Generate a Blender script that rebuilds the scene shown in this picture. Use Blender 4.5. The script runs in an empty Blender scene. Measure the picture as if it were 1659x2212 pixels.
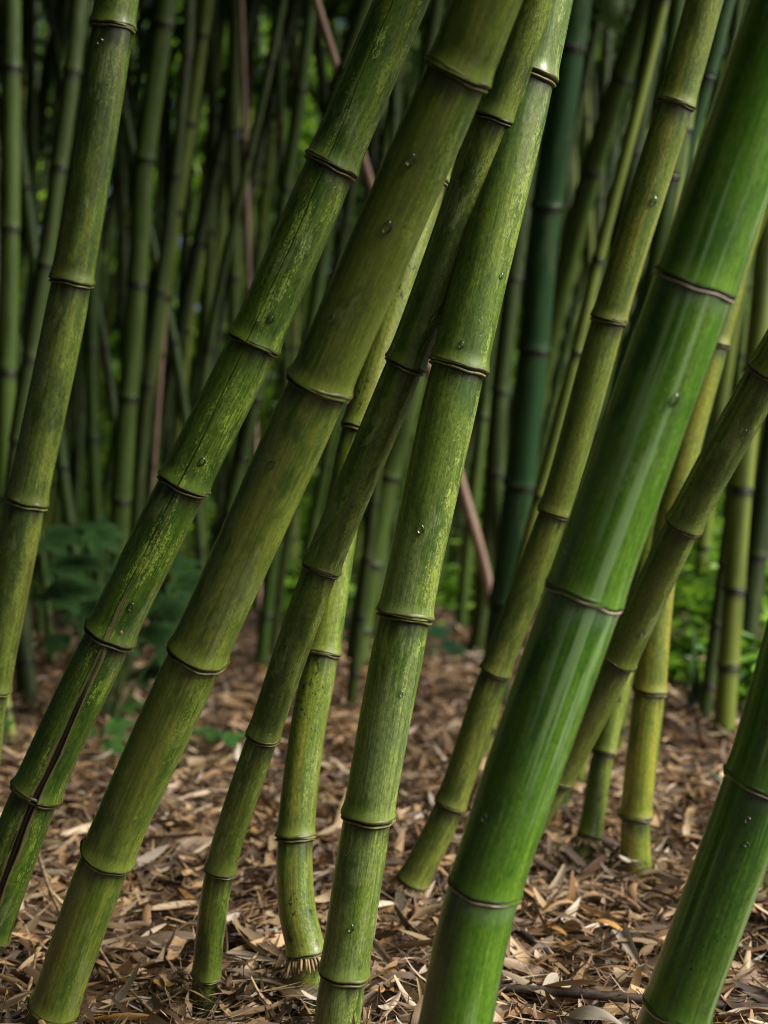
import bpy, math, random
import numpy as np
R = math.radians
random.seed(7)
rng = np.random.default_rng(11)
scene = bpy.context.scene
C = scene.collection

# ------------------------------------------------------------------ camera
CAM_H, S, CX, HY = 0.5, 3094.0, 829.5, 1060.0       # lens height (m), focal length in picture units, principal column, horizon row
cam_d = bpy.data.cameras.new("camera")
cam = bpy.data.objects.new("camera", cam_d); C.objects.link(cam)
cam.location = (0, 0, CAM_H); cam.rotation_euler = (R(90), 0, 0)
cam_d.sensor_fit = 'VERTICAL'; cam_d.sensor_height = 36.0; cam_d.sensor_width = 27.0
cam_d.lens = S / 2212 * 36.0
cam_d.shift_y = -(1106 - HY) / 2212
cam_d.clip_start = 0.05; cam_d.clip_end = 400
cam_d.dof.use_dof = True; cam_d.dof.focus_distance = 1.25; cam_d.dof.aperture_fstop = 5.2
scene.camera = cam

# ------------------------------------------------------------------ light
SUN_EL, SUN_AZ = 38.0, 109.0        # azimuth from +Y (view direction) towards +X (right): light comes from the right and a bit behind
world = bpy.data.worlds.new("World"); scene.world = world; world.use_nodes = True
wn = world.node_tree; bg = wn.nodes["Background"]
sky = wn.nodes.new("ShaderNodeTexSky"); sky.sky_type = 'NISHITA'; sky.sun_disc = False
sky.sun_elevation = R(SUN_EL); sky.sun_rotation = R(SUN_AZ)
sky.air_density = 1.0; sky.dust_density = 3.0; sky.ozone_density = 1.0
wn.links.new(sky.outputs[0], bg.inputs[0]); bg.inputs[1].default_value = 0.05
sun_d = bpy.data.lights.new("sun", 'SUN'); sun = bpy.data.objects.new("sun", sun_d); C.objects.link(sun)
sun_d.energy = 3.8; sun_d.angle = R(40); sun_d.color = (1.0, 0.98, 0.92)
el, az = R(SUN_EL), R(SUN_AZ)
from mathutils import Vector
sdir = Vector((math.sin(az) * math.cos(el), math.cos(az) * math.cos(el), math.sin(el)))   # towards the sun
sun.rotation_euler = (-sdir).to_track_quat('-Z', 'Y').to_euler(); sun.location = (4, -4, 8)
scene.view_settings.view_transform = 'Standard'; scene.view_settings.look = 'None'
scene.view_settings.gamma = 1.0; scene.view_settings.exposure = 0.98
scene.cycles.use_denoising = True; scene.cycles.use_adaptive_sampling = False; scene.cycles.sample_clamp_indirect = 3.0; scene.cycles.filter_width = 1.0
try: scene.cycles.sampling_pattern = 'BLUE_NOISE'
except TypeError: pass
scene.cycles.max_bounces = 6; scene.cycles.diffuse_bounces = 3; scene.cycles.glossy_bounces = 2
scene.cycles.transmission_bounces = 4; scene.cycles.transparent_max_bounces = 4

# ------------------------------------------------------------------ helpers
def tag(o, label=None, cat=None, group=None, kind=None):
    for k, v in (("label", label), ("category", cat), ("group", group), ("kind", kind)):
        if v: o[k] = v
    return o

def empty(name, loc, label, cat, group=None):
    o = bpy.data.objects.new(name, None); C.objects.link(o); o.location = loc
    o.empty_display_size = 0.05
    return tag(o, label, cat, group)

def P(px, py, d):
    return np.array([(px - CX) / S * d, d, CAM_H - (py - HY) / S * d])

def ground_d(py):
    return CAM_H * S / (py - HY)

def mesh_obj(name, verts, faces, mat, parent=None, attrs=None, smooth=True, origin=None):
    """verts (n,3) world; faces (m,4) or (m,3) arrays or list; linked as one mesh object"""
    me = bpy.data.meshes.new(name)
    v = np.asarray(verts, dtype=np.float64)
    if origin is not None: v = v - np.asarray(origin)
    if isinstance(faces, np.ndarray):
        n = faces.shape[1]
        me.vertices.add(len(v)); me.vertices.foreach_set("co", v.astype(np.float32).ravel())
        me.loops.add(faces.size); me.loops.foreach_set("vertex_index", faces.astype(np.int32).ravel())
        me.polygons.add(len(faces)); me.polygons.foreach_set("loop_start", (np.arange(len(faces)) * n).astype(np.int32))
        me.update(calc_edges=True)
    else:
        me.from_pydata(v.tolist(), [], [list(f) for f in faces])
    if attrs:
        for an, (ty, data) in attrs.items():
            a = me.attributes.new(an, ty, 'POINT')
            data = np.asarray(data, dtype=np.float32)
            a.data.foreach_set({'FLOAT': 'value', 'FLOAT_VECTOR': 'vector', 'FLOAT_COLOR': 'color'}[ty], data.ravel())
    if smooth: me.polygons.foreach_set("use_smooth", np.ones(len(me.polygons), dtype=bool))
    if mat: me.materials.append(mat)
    me.update()
    o = bpy.data.objects.new(name, me); C.objects.link(o)
    if parent is not None: o.parent = parent
    elif origin is not None: o.location = origin
    return o

def catmull(p, n=24, loop=False):
    p = np.asarray(p, float)
    e = np.vstack([2 * p[0] - p[1], p, 2 * p[-1] - p[-2]])
    out, idx = [], []
    t = np.linspace(0, 1, n, endpoint=False)[:, None]
    for i in range(len(p) - 1):
        a, b, c, d = e[i], e[i + 1], e[i + 2], e[i + 3]
        idx.append(len(out) * n if False else i * n)
        out.append(0.5 * ((2 * b) + (-a + c) * t + (2 * a - 5 * b + 4 * c - d) * t ** 2 + (-a + 3 * b - 3 * c + d) * t ** 3))
    out.append(p[-1:]); idx.append((len(p) - 1) * n)
    return np.vstack(out), idx

# ------------------------------------------------------------------ materials
class NT:
    def __init__(s, name):
        s.m = bpy.data.materials.new(name); s.m.use_nodes = True; s.t = s.m.node_tree
        s.b = s.t.nodes["Principled BSDF"]; s.out = s.t.nodes["Material Output"]
    def n(s, ty, **kw):
        x = s.t.nodes.new(ty)
        for k, v in kw.items(): setattr(x, k, v)
        return x
    def put(s, sock, v):
        if hasattr(v, "links") or isinstance(v, bpy.types.NodeSocket): s.t.links.new(v, sock)
        elif isinstance(v, (tuple, list)) and len(v) == 3 and sock.type == 'RGBA': sock.default_value = (*v, 1)
        else: sock.default_value = v
    def attr(s, name, out="Vector"):
        return s.n("ShaderNodeAttribute", attribute_name=name).outputs[out]
    def scale(s, vec, k):
        x = s.n("ShaderNodeVectorMath", operation='MULTIPLY'); s.put(x.inputs[0], vec); x.inputs[1].default_value = k; return x.outputs[0]
    def noise(s, vec, k, detail=3, rough=.55, dist=0.0):
        x = s.n("ShaderNodeTexNoise"); s.put(x.inputs["Vector"], s.scale(vec, k)); x.inputs["Scale"].default_value = 1
        x.inputs["Detail"].default_value = detail; x.inputs["Roughness"].default_value = rough; x.inputs["Distortion"].default_value = dist
        return x.outputs[0]
    def ramp(s, v, a, b, lo=0.0, hi=1.0, smooth=True):
        x = s.n("ShaderNodeMapRange"); x.interpolation_type = 'SMOOTHSTEP' if smooth else 'LINEAR'
        s.put(x.inputs[0], v); s.put(x.inputs[1], a); s.put(x.inputs[2], b); x.inputs[3].default_value = lo; x.inputs[4].default_value = hi
        return x.outputs[0]
    def math(s, op, a, b=0.0):
        x = s.n("ShaderNodeMath", operation=op); s.put(x.inputs[0], a); s.put(x.inputs[1], b); return x.outputs[0]
    def mix(s, f, a, b, blend='MIX'):
        x = s.n("ShaderNodeMix", data_type='RGBA', blend_type=blend); s.put(x.inputs[0], f); s.put(x.inputs[6], a); s.put(x.inputs[7], b); return x.outputs[2]
    def bump(s, h, strength, dist):
        x = s.n("ShaderNodeBump"); s.put(x.inputs["Height"], h); x.inputs["Strength"].default_value = strength; x.inputs["Distance"].default_value = dist
        s.t.links.new(x.outputs[0], s.b.inputs["Normal"])
    def set(s, **kw):
        for k, v in kw.items(): s.put(s.b.inputs[k], v)

def bamboo_mat(name, main, alt, dark, film=(.16, .19, .07), lichen=(.30, .38, .06), film_t=.56, film_a=.7, lichen_a=.5,
               lichen_dir=(.7, -.7), speck=.5, rough=.36, wax=0.0, streak=0.0, stain=.85, tan=0.0, spot=0.0, grain_a=.6):
    t = NT(name)
    cp, an, da, ck = t.attr("cp"), t.attr("an"), t.attr("da", "Fac"), t.attr("crack", "Fac")
    nd = t.math('MULTIPLY', t.attr("db", "Fac"), -1.0)
    st = t.noise(cp, (55, 55, 2.6), 4, .6)
    col = t.mix(t.ramp(st, .38, .66), main, alt)
    # broad mottling by algae
    bl = t.noise(cp, (42, 42, 13), 7, .68, .2)
    col = t.mix(t.ramp(bl, .45, .62, 0, .92), col, dark)
    if tan > 0:
        tn = t.noise(t.scale(cp, (1, 1, 1)), (38, 38, 3.1), 4, .55)
        col = t.mix(t.math('MULTIPLY', t.ramp(tn, .50, .64), tan), col, (.30, .19, .045))
    # dry greyish film that ends in crisp edges
    fl = t.noise(cp, (30, 30, 8.5), 9, .62, .35)
    fm = t.math('MULTIPLY', t.ramp(fl, film_t, film_t + .025), film_a)
    col = t.mix(fm, col, film)
    # yellow-green lichen dust on one flank
    dot = t.n("ShaderNodeVectorMath", operation='DOT_PRODUCT'); t.put(dot.inputs[0], an); dot.inputs[1].default_value = (*lichen_dir, 0)
    side = t.ramp(dot.outputs["Value"], .25, .95)
    lm = t.math('MULTIPLY', side, t.ramp(t.noise(cp, (60, 60, 16), 5, .65), .44, .60))
    grain = t.noise(cp, (620, 620, 380), 4, .7)
    lic = t.ramp(t.math('ADD', t.math('MULTIPLY', lm, .27), t.math('MULTIPLY', grain, .9)), .62, .70)
    lic = t.math('MULTIPLY', lic, lichen_a)
    col = t.mix(lic, col, lichen)
    # fine fibres along the culm
    fb = t.noise(cp, (900, 900, 9), 3, .6)
    col = t.mix(.55, col, t.mix(t.ramp(fb, .3, .7), (.48, .48, .46), (1.42, 1.42, 1.38)), 'MULTIPLY')
    gr = t.noise(cp, (430, 430, 210), 5, .7)
    col = t.mix(grain_a, col, t.mix(t.ramp(gr, .30, .70), (.35, .38, .35), (1.55, 1.52, 1.45)), 'MULTIPLY')
    rn = t.noise(cp, (170, 170, 2.2), 3, .6)
    col = t.mix(t.ramp(rn, .56, .70, 0, .55), col, dark)
    # pale reflections painted into the colour as streaks (young green culms)
    if streak > 0:
        sk = t.noise(cp, (95, 95, 1.9), 3, .55)
        sm = t.math('MULTIPLY', t.ramp(sk, .51, .57), t.ramp(t.noise(cp, (26, 26, 7), 3), .40, .58))
        col = t.mix(t.math('MULTIPLY', sm, streak), col, (.24, .37, .15))
    # black specks of sooty mould
    vo = t.n("ShaderNodeTexVoronoi"); t.put(vo.inputs["Vector"], t.scale(cp, (330, 330, 170))); vo.inputs["Scale"].default_value = 1
    vm = t.ramp(t.noise(cp, (40, 40, 20), 3), .52, .66)
    sp = t.math('MULTIPLY', t.ramp(vo.outputs["Distance"], .16, .24, 1, 0), t.math('MULTIPLY', vm, speck))
    col = t.mix(sp, col, (.008, .009, .005))
    if spot > 0:
        v2 = t.noise(cp, (130, 130, 90), 5, .7); m2 = t.ramp(t.noise(cp, (18, 18, 9), 2), .55, .62)
        col = t.mix(t.math('MULTIPLY', t.math('MULTIPLY', t.ramp(v2, .56, .60), m2), spot), col, (.006, .006, .004))
    # dirt that runs down from each node, and a paler collar over it
    drip = t.math('ADD', nd, t.math('MULTIPLY', t.ramp(t.noise(cp, (140, 140, 6), 3), .3, .75), .022))
    below = t.math('MULTIPLY', t.ramp(drip, -.018, .010), t.ramp(nd, -.040, -.014))
    col = t.mix(t.math('MULTIPLY', below, stain), col, (.018, .022, .008))
    above = t.ramp(da, .003, .018, 1, 0)
    col = t.mix(t.math('MULTIPLY', above, .45), col, alt)
    if wax > 0:
        wx = t.math('MULTIPLY', t.ramp(nd, -.001, -.003), t.ramp(t.math('ADD', nd, t.math('MULTIPLY', t.noise(cp, (80, 80, 20), 4), .014)), -.016, -.001))
        wx = t.math('MULTIPLY', t.math('MULTIPLY', wx, t.ramp(nd, -.030, -.008)), wax)
        col = t.mix(wx, col, (.32, .38, .34))
    # split
    col = t.mix(t.ramp(ck, .25, .7), col, (.010, .007, .004))
    col = t.mix(t.math('MULTIPLY', t.ramp(ck, .03, .12), t.ramp(ck, .25, .40, 1, 0)), col, (.22, .16, .08))
    rg = t.math('ADD', t.ramp(bl, .35, .7, rough - .07, rough + .12), t.math('MULTIPLY', t.math('ADD', lic, fm), .16))
    h = t.math('ADD', t.math('ADD', t.math('MULTIPLY', fb, .45), t.math('MULTIPLY', gr, .35)), t.math('ADD', t.math('MULTIPLY', lic, .7), t.math('MULTIPLY', bl, .5)))
    t.bump(h, .45, .0007)
    t.set(**{"Base Color": col, "Roughness": rg}); t.b.inputs["Coat Weight"].default_value = .65; t.b.inputs["Coat Roughness"].default_value = .19
    return t.m

def ring_mat(name, c1, c2, rough=.5):
    t = NT(name); cp = t.attr("cp")
    v = t.noise(cp, (90, 90, 400), 4, .65)
    t.set(**{"Base Color": t.mix(t.ramp(v, .4, .62), c1, c2), "Roughness": rough}); t.bump(v, .4, .0008)
    return t.m

def scar_mat(name, groove, lip, scar, rough=.45, worn=.22):
    t = NT(name); cp, rt = t.attr("cp"), t.attr("rt", "Fac")
    v = t.noise(cp, (70, 70, 300), 5, .65)
    a = t.mix(t.ramp(v, .35, .65), lip, tuple(x * .35 for x in lip))
    b = t.mix(t.ramp(t.noise(cp, (55, 55, 120), 4, .65), .38, .58), scar, tuple(x * worn for x in scar))
    col = t.mix(t.ramp(rt, .02, .5), groove, a); col = t.mix(t.ramp(rt, .65, .9), col, b)
    t.set(**{"Base Color": col, "Roughness": rough}); t.bump(v, .5, .0008)
    return t.m

def far_mat(name, a, b, rough=.5):
    t = NT(name); t.b.inputs['Specular IOR Level'].default_value = .3; cp, nd = t.attr("cp"), t.math('MULTIPLY', t.attr("db", "Fac"), -1.0)
    oi = t.n("ShaderNodeObjectInfo")
    col = t.mix(oi.outputs["Random"], a, b)
    col = t.mix(t.ramp(t.noise(cp, (45, 45, 3.5), 5, .65), .42, .66, 0, .75), col, tuple(x * .42 for x in a))
    col = t.mix(t.ramp(t.noise(cp, (30, 30, 9), 5, .65), .55, .62, 0, .2), col, (.12, .14, .05))
    col = t.mix(t.ramp(nd, -.03, 0), col, (.015, .016, .008))
    t.set(**{"Base Color": col, "Roughness": rough}); t.bump(t.noise(cp, (300, 300, 12), 3), .2, .0006)
    return t.m

def leaf_mat(name, trans=.35, rough=.5, vein=True):
    """leaf colour sits in the point attribute 'tone'; veins run along the blade"""
    t = NT(name); tone = t.attr("tone", "Color"); lc = t.attr("lc")
    v = t.noise(lc, (9, .6, 1), 3)
    col = t.mix(.5, tone, t.mix(t.ramp(v, .3, .7), (.6, .6, .6), (1.3, 1.3, 1.3)), 'MULTIPLY')
    t.set(**{"Base Color": col, "Roughness": rough})
    if trans > 0:
        tr = t.n("ShaderNodeBsdfTranslucent"); t.put(tr.inputs[0], col)
        mx = t.n("ShaderNodeMixShader"); mx.inputs[0].default_value = trans
        t.t.links.new(t.b.outputs[0], mx.inputs[1]); t.t.links.new(tr.outputs[0], mx.inputs[2]); t.t.links.new(mx.outputs[0], t.out.inputs[0])
    return t.m

OLIVE = dict(main=(.105, .150, .022), alt=(.190, .220, .036), dark=(.045, .085, .012))
M = {}
M['dark_olive'] = bamboo_mat('culm dull olive', (.090, .138, .018), (.155, .198, .032), (.036, .066, .010), film=(.200, .235, .085), film_t=.55, film_a=.5, lichen_a=.25, lichen_dir=(.9, -.4), rough=.30, tan=.18)
M['lichen'] = bamboo_mat('culm with yellow lichen', (.085, .165, .016), (.165, .245, .032), (.035, .085, .010), film=(.170, .225, .075), film_t=.57, lichen=(.33, .47, .055), lichen_a=.8, lichen_dir=(.45, -.9), rough=.30, speck=.7)
M['olive_smooth'] = bamboo_mat('culm smooth olive', (.130, .195, .022), (.215, .265, .038), (.055, .115, .012), film=(.220, .260, .085), film_t=.57, film_a=.5, lichen_a=.45, lichen_dir=(.9, -.3), rough=.29, tan=.10, stain=.75, grain_a=.35)
M['thin_dark'] = bamboo_mat('culm dark thin', (.078, .125, .015), (.140, .182, .027), (.038, .068, .009), film=(.170, .215, .070), film_t=.57, lichen_a=.4, lichen_dir=(.8, -.5), rough=.28)
M['central'] = bamboo_mat('culm mottled', (.110, .180, .022), (.185, .250, .042), (.050, .105, .014), film=(.200, .255, .085), film_t=.55, film_a=.55, lichen=(.33, .41, .07), lichen_a=.7, lichen_dir=(.97, -.25), rough=.32, speck=.6)
M['spotted'] = bamboo_mat('culm yellow spotted', (.115, .170, .020), (.190, .230, .032), (.070, .120, .014), film=(.21, .23, .09), film_t=.62, lichen_a=.4, lichen_dir=(.9, -.4), speck=.95, spot=.9, rough=.36, tan=.2)
M['tan'] = bamboo_mat('culm tan streaked', (.115, .165, .022), (.200, .225, .040), (.060, .100, .012), film_t=.62, lichen_a=.2, tan=.36, rough=.33)
M['green'] = bamboo_mat('culm fresh green', (.066, .170, .010), (.115, .235, .018), (.032, .105, .006), film=(.15, .23, .07), film_t=.58, film_a=.4, lichen_a=.12, speck=.25, rough=.27, wax=.12, grain_a=.45, streak=.6, stain=.25)
M['deep_green'] = bamboo_mat('culm deep green', (.042, .110, .010), (.075, .150, .014), (.022, .070, .006), film=(.07, .11, .05), film_t=.68, film_a=.3, lichen_a=.05, speck=.9, rough=.24, wax=.05, grain_a=.4, streak=.55, stain=.5)
M['yellow'] = bamboo_mat('culm yellow', (.170, .205, .024), (.270, .270, .034), (.095, .145, .016), film_t=.66, lichen_a=.15, rough=.33, stain=.8, tan=.25)
M['ring'] = scar_mat('node scar brown', (.006, .005, .003), (.120, .105, .026), (.300, .270, .090))
M['ring_green'] = scar_mat('node scar olive', (.008, .007, .004), (.150, .150, .030), (.320, .310, .090))
M['ring_dark'] = scar_mat('node scar dark', (.005, .006, .003), (.035, .042, .010), (.070, .075, .025))
M['ring_pale'] = scar_mat('node scar pale', (.010, .012, .005), (.060, .100, .016), (.620, .460, .360), worn=.6)
M['far'] = far_mat('far culm', (.033, .068, .008), (.070, .108, .016))
M['far_yellow'] = far_mat('far culm yellow', (.100, .150, .018), (.160, .190, .028))
M['far_dark'] = far_mat('far culm dark', (.022, .038, .008), (.045, .070, .012))
M['far_blue'] = far_mat('far culm bluish', (.020, .058, .020), (.028, .066, .022), .3)
M['dead'] = far_mat('dead culm', (.36, .245, .185), (.33, .22, .16), .55)
M['root'] = ring_mat('root stubs', (.22, .14, .06), (.42, .30, .15), .7)
M['leaf'] = leaf_mat('green leaf', .35, .42)
M['dry'] = leaf_mat('dry leaf', .12, .62)
M['twig'] = ring_mat('twig bark', (.18, .11, .055), (.36, .25, .14), .6)
M['stick'] = ring_mat('dark stick bark', (.020, .013, .009), (.070, .045, .030), .75)

def soil():
    t = NT('soil'); tc = t.n("ShaderNodeTexCoord").outputs["Object"]
    v = t.noise(tc, (30, 30, 30), 8, .7); w = t.noise(tc, (3, 3, 3), 4)
    col = t.mix(t.ramp(v, .35, .7), (.008, .005, .003), (.040, .025, .014))
    col = t.mix(t.ramp(w, .4, .7, 0, .5), col, (.13, .085, .05))
    t.set(**{"Base Color": col, "Roughness": .9}); t.bump(v, .8, .01); return t.m
M['soil'] = soil()

# ------------------------------------------------------------------ ground
n = 90
gx = np.concatenate([np.linspace(-60, -4, 12), np.linspace(-3.6, 3.6, 60), np.linspace(4, 60, 12)])
gy = np.concatenate([np.linspace(-30, -1, 8), np.linspace(-.6, 10, 80), np.linspace(11, 90, 14)])
GX, GY = np.meshgrid(gx, gy)
def gz(x, y):
    return .008 * np.sin(x * 3.1 + 1) * np.cos(y * 2.3) + .006 * np.sin(x * 7 + y * 5)
GZ = gz(GX, GY)
vi = np.arange(GX.size).reshape(GX.shape)
gf = np.stack([vi[:-1, :-1], vi[:-1, 1:], vi[1:, 1:], vi[1:, :-1]], -1).reshape(-1, 4)
g = mesh_obj('ground', np.stack([GX, GY, GZ], -1).reshape(-1, 3), gf, M['soil']); tag(g, kind='structure')

# ------------------------------------------------------------------ bamboo culms
NODE_OFF = np.array([-.045, -.030, -.020, -.013, -.008, -.005, -.0028, -.0012, 0, .0008, .002, .004, .007, .011, .017, .026, .04])
CULMS = {}; ROOTS = {}

def node_profile(s, swell):
    up = (.060 * np.exp(-s / .015) + .060 * np.exp(-(s / .0060) ** 2)) * (s >= 0)
    dn = -.075 * np.exp(np.minimum(s, 0) / .020) * (s < 0)
    return 1 + swell * (up + dn)

def world_path(pts, d0, d1):
    """pts bottom to top (x, y, width, isnode) in picture units -> world points, radii, node flags; runs on into the soil and above the frame"""
    y0, y1 = pts[0][1], pts[-1][1]; n_ins = 0
    w, rad, fl = [], [], []
    for (x, y, wd, nf) in pts:
        f = (y0 - y) / max(1e-6, (y0 - y1)); d = d0 + (d1 - d0) * f
        w.append(P(x, y, d)); rad.append(wd / 2 / S * d); fl.append(nf)
    a, b = w[0], w[1]
    dirv = (a - b) / np.linalg.norm(a - b)
    dv = dirv + np.array([0, 0, -.35]); dv /= np.linalg.norm(dv)
    L = (a[2] + .03) / max(.25, -dv[2])
    if L > .03:
        k = max(1, int(round(L / .13)))
        for i in range(1, k + 1):
            n_ins += 1; w.insert(0, a + dv * L * i / k); rad.insert(0, rad[0]); fl.insert(0, 1 if i < k else 0)
    a, b = w[-1], w[-2]
    dirv = (a - b) / np.linalg.norm(a - b)
    z = a[2]; i = 0; p = a.copy()
    while p[2] < 2.7 and i < 14:
        st = .24; dirv = dirv + np.array([0, 0, .04]); dirv /= np.linalg.norm(dirv)
        p = p + dirv * st; w.append(p); rad.append(rad[-1] * .99); fl.append(1); i += 1
    return np.array(w), np.array(rad), fl, n_ins

def build_culm(key, label, pts, d0, d1, mat, ring='ring', swell=1.0, group='bamboo culms standing in the grove', detail=2, sides=56, crack=None, seed=None, name='bamboo_culm', cat='bamboo culm', stub=None, flat=.05):
    seed = seed if seed is not None else random.uniform(0, 9)
    w, rad, fl, n_ins = world_path(pts, d0, d1)
    path, idx = catmull(w, 24)
    seg = np.r_[0, np.cumsum(np.linalg.norm(np.diff(path, axis=0), axis=1))]
    s_ctrl = seg[idx]
    nodes = np.array([s for s, f in zip(s_ctrl, fl) if f])
    total = seg[-1]
    def at(s):
        c = np.stack([np.interp(s, seg, path[:, k]) for k in range(3)], -1)
        h = .004
        t = np.stack([np.interp(np.clip(s + h, 0, total), seg, path[:, k]) - np.interp(np.clip(s - h, 0, total), seg, path[:, k]) for k in range(3)], -1)
        t /= np.linalg.norm(t, axis=1)[:, None]
        e1 = np.cross(np.array([0, 1., 0]), t); e1 /= np.linalg.norm(e1, axis=1)[:, None]
        e2 = np.cross(t, e1)
        return c, t, e1, e2, np.interp(s, s_ctrl, rad)
    CULMS[key] = (at, seg, path, w, rad, s_ctrl)
    bounds = np.r_[0, nodes, total]
    base = at(np.array([0.]))[0][0].copy(); base[2] = 0
    single = detail == 0
    root = ROOTS[key] = None if single else empty(name, base, label, cat, group)
    ang0 = np.linspace(0, 2 * np.pi, sides, endpoint=False)
    if crack:
        ca = crack['ang']; ang0 = np.sort(np.r_[ang0, ca + np.array([-.22, -.16, -.12, -.09, -.07, -.05, -.035, -.02, -.01, 0, .01, .02, .035, .05, .07, .09, .12, .16, .22])])
    na = len(ang0)
    def rings(sv, i_seg, mid=None):
        c, t, e1, e2, r = at(sv)
        j = np.abs(sv[:, None] - nodes[None, :]).argmin(1)
        nd = sv - nodes[j]
        if mid is not None: nd = np.where(np.abs(nd) < 2e-4, np.where(sv < mid, 1e-4, -1e-4), nd)
        k = np.searchsorted(nodes, sv, side='right')
        da = np.where(k > 0, sv - nodes[np.maximum(k - 1, 0)], 1.0); db = np.where(k < len(nodes), nodes[np.minimum(k, len(nodes) - 1)] - sv, 1.0)
        prof = node_profile(nd, swell)
        A = np.repeat(ang0[None, :], len(sv), 0)
        rr = (r * prof)[:, None] * np.ones_like(A)
        # slight out-of-round and the shallow groove above each bud
        rr *= 1 + .008 * np.cos(2 * A + seed) + .004 * np.sin(3 * A + sv[:, None] * 9)
        g0 = (0.0 if i_seg % 2 else np.pi) - .55 + .2 * math.sin(seed + i_seg)
        dA = np.angle(np.exp(1j * (A - g0)))
        rr *= 1 - flat * np.exp(-(dA / .28) ** 2) * np.clip((nd[:, None] if False else 1), 0, 1)
        ck = np.zeros_like(A)
        if crack:
            s0, s1 = 0.0, s_ctrl[crack['end'] + n_ins] - .004
            wdt = (.022 + .075 * np.clip((s1 - .13 - sv) / .16, 0, 1)) * np.clip((s1 - sv) / .03, 0, 1) * (1 + .25 * np.sin(sv * 90) * np.sin(sv * 37))
            off = .05 * np.sin(sv * 23) + .025 * np.sin(sv * 61 + 1) + crack.get('drift', 0) * (sv - s0)
            A = A + off[:, None] * np.exp(-(np.angle(np.exp(1j * (A - ca))) / .5) ** 2)
            dC = np.abs(np.angle(np.exp(1j * (ang0[None, :] - ca))))
            q = dC / np.maximum(wdt, 1e-5)[:, None]
            ck = np.clip(1.25 - q * .6, 0, 1) * (wdt > .001)[:, None]
            rr -= np.where(q < 1, (1 - q) * .0035, 0) * (wdt > .001)[:, None]
            rr += np.where((q >= 1) & (q < 2.2), .0005, 0) * (wdt > .001)[:, None]
        V = c[:, None, :] + rr[..., None] * (np.cos(A)[..., None] * e1[:, None, :] + np.sin(A)[..., None] * e2[:, None, :])
        cp = np.stack([np.cos(A) * r[:, None] + seed, np.sin(A) * r[:, None] + seed * .37, np.repeat((sv + seed * 1.7)[:, None], na, 1)], -1)
        an = np.stack([np.cos(A), np.sin(A), np.zeros_like(A)], -1)
        return V.reshape(-1, 3), {'cp': ('FLOAT_VECTOR', cp.reshape(-1, 3)), 'an': ('FLOAT_VECTOR', an.reshape(-1, 3)),
                'da': ('FLOAT', np.repeat(da, na)), 'db': ('FLOAT', np.repeat(db, na)), 'crack': ('FLOAT', ck.ravel())}
    def quads(m):
        i = np.arange(m - 1)[:, None] * na; j = np.arange(na)[None, :]; k = (j + 1) % na
        return np.stack([i + j, i + k, i + na + k, i + na + j], -1).reshape(-1, 4)
    def svals(a, b):
        step = .012 if detail == 2 else .05
        cand = [np.linspace(a, b, max(2, int((b - a) / step) + 1))]
        offs = NODE_OFF if detail == 2 else NODE_OFF[[0, 2, 4, 6, 8, 11, 13, 15]]
        for nn in nodes[(nodes >= a - .06) & (nodes <= b + .06)]: cand.append(nn + offs)
        v = np.unique(np.round(np.concatenate(cand), 5)); v = v[(v >= a) & (v <= b)]
        v = np.unique(np.r_[a, v, b]); keep = np.r_[True, np.diff(v) > 2e-4]; return v[keep]
    if detail == 2:
        for i in range(len(bounds) - 1):
            if bounds[i + 1] - bounds[i] < .004: continue
            sv = svals(bounds[i], bounds[i + 1])
            # the ends belong to this internode's side of the node
            V, at_ = rings(np.clip(sv, bounds[i] + (1e-4 if i else 0), bounds[i + 1] - 1e-4), i, (bounds[i] + bounds[i + 1]) / 2)
            mesh_obj('internode', V, quads(len(sv)), mat, root, at_, origin=base)
    else:
        sv = svals(0, total); V, at_ = rings(sv, 0)
        o = mesh_obj(name if single else 'stem', V, quads(len(sv)), mat, root, at_, origin=base)
        if single: tag(o, label, cat, group)
    if detail >= 1:
        for k, s0 in enumerate(nodes):
            c, t, e1, e2, r = at(np.array([s0])); r = float(r[0])
            m = 56 if detail == 2 else 20
            A = np.linspace(0, 2 * np.pi, m, endpoint=False)
            ph = seed + k * 1.7
            wob = (r / .022) * (.0014 * np.sin(A + ph) + .0006 * np.sin(3 * A + ph * 2) + .0003 * np.sin(7 * A + ph * 3))
            # (height in mm, radius, tone): rounded upper lip, dark groove, pale sheath scar, tuck
            prof = [(2.4, 1.075, .60), (1.6, 1.115, .62), (.8, 1.128, .60), (.1, 1.118, .45), (-.5, 1.08, .15), (-1.0, 1.02, .0), (-1.5, 1.0, .0), (-1.9, 1.03, .5), (-2.3, 1.072, 1.), (-2.9, 1.08, 1.), (-3.5, 1.06, .9), (-4.0, .99, .1), (-5.0, .92, .0)]
            rr_ = random.Random(int(seed * 991) + k); ks = rr_.uniform(.85, 1.3) * min(1.0, r / .020) if swell > .6 else .85; pale = rr_.uniform(.55, 1) if swell > .6 else 1
            if detail == 1: ks *= 1.5
            prof = [(a * ks, 1 + (b - 1) * max(swell, .40) * (rr_.uniform(.8, 1.1) if swell > .6 else 1) + .004, q * (pale if q > .65 else 1)) for a, b, q in prof]
            irr = 1 + .008 * np.sin(5 * A + ph) + .006 * np.sin(11 * A + ph * 2) + .004 * np.sin(19 * A + ph)
            V, cp, tn = [], [], []
            for (a, q, tq) in prof:
                sh = a * .001 + wob; tn.append(np.full(m, tq))
                V.append(c[0] + sh[:, None] * t[0] + (r * q * irr)[:, None] * (np.cos(A)[:, None] * e1[0] + np.sin(A)[:, None] * e2[0]))
                cp.append(np.stack([np.cos(A) * r + seed, np.sin(A) * r, np.full(m, a * .001 + k * .3)], -1))
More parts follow.
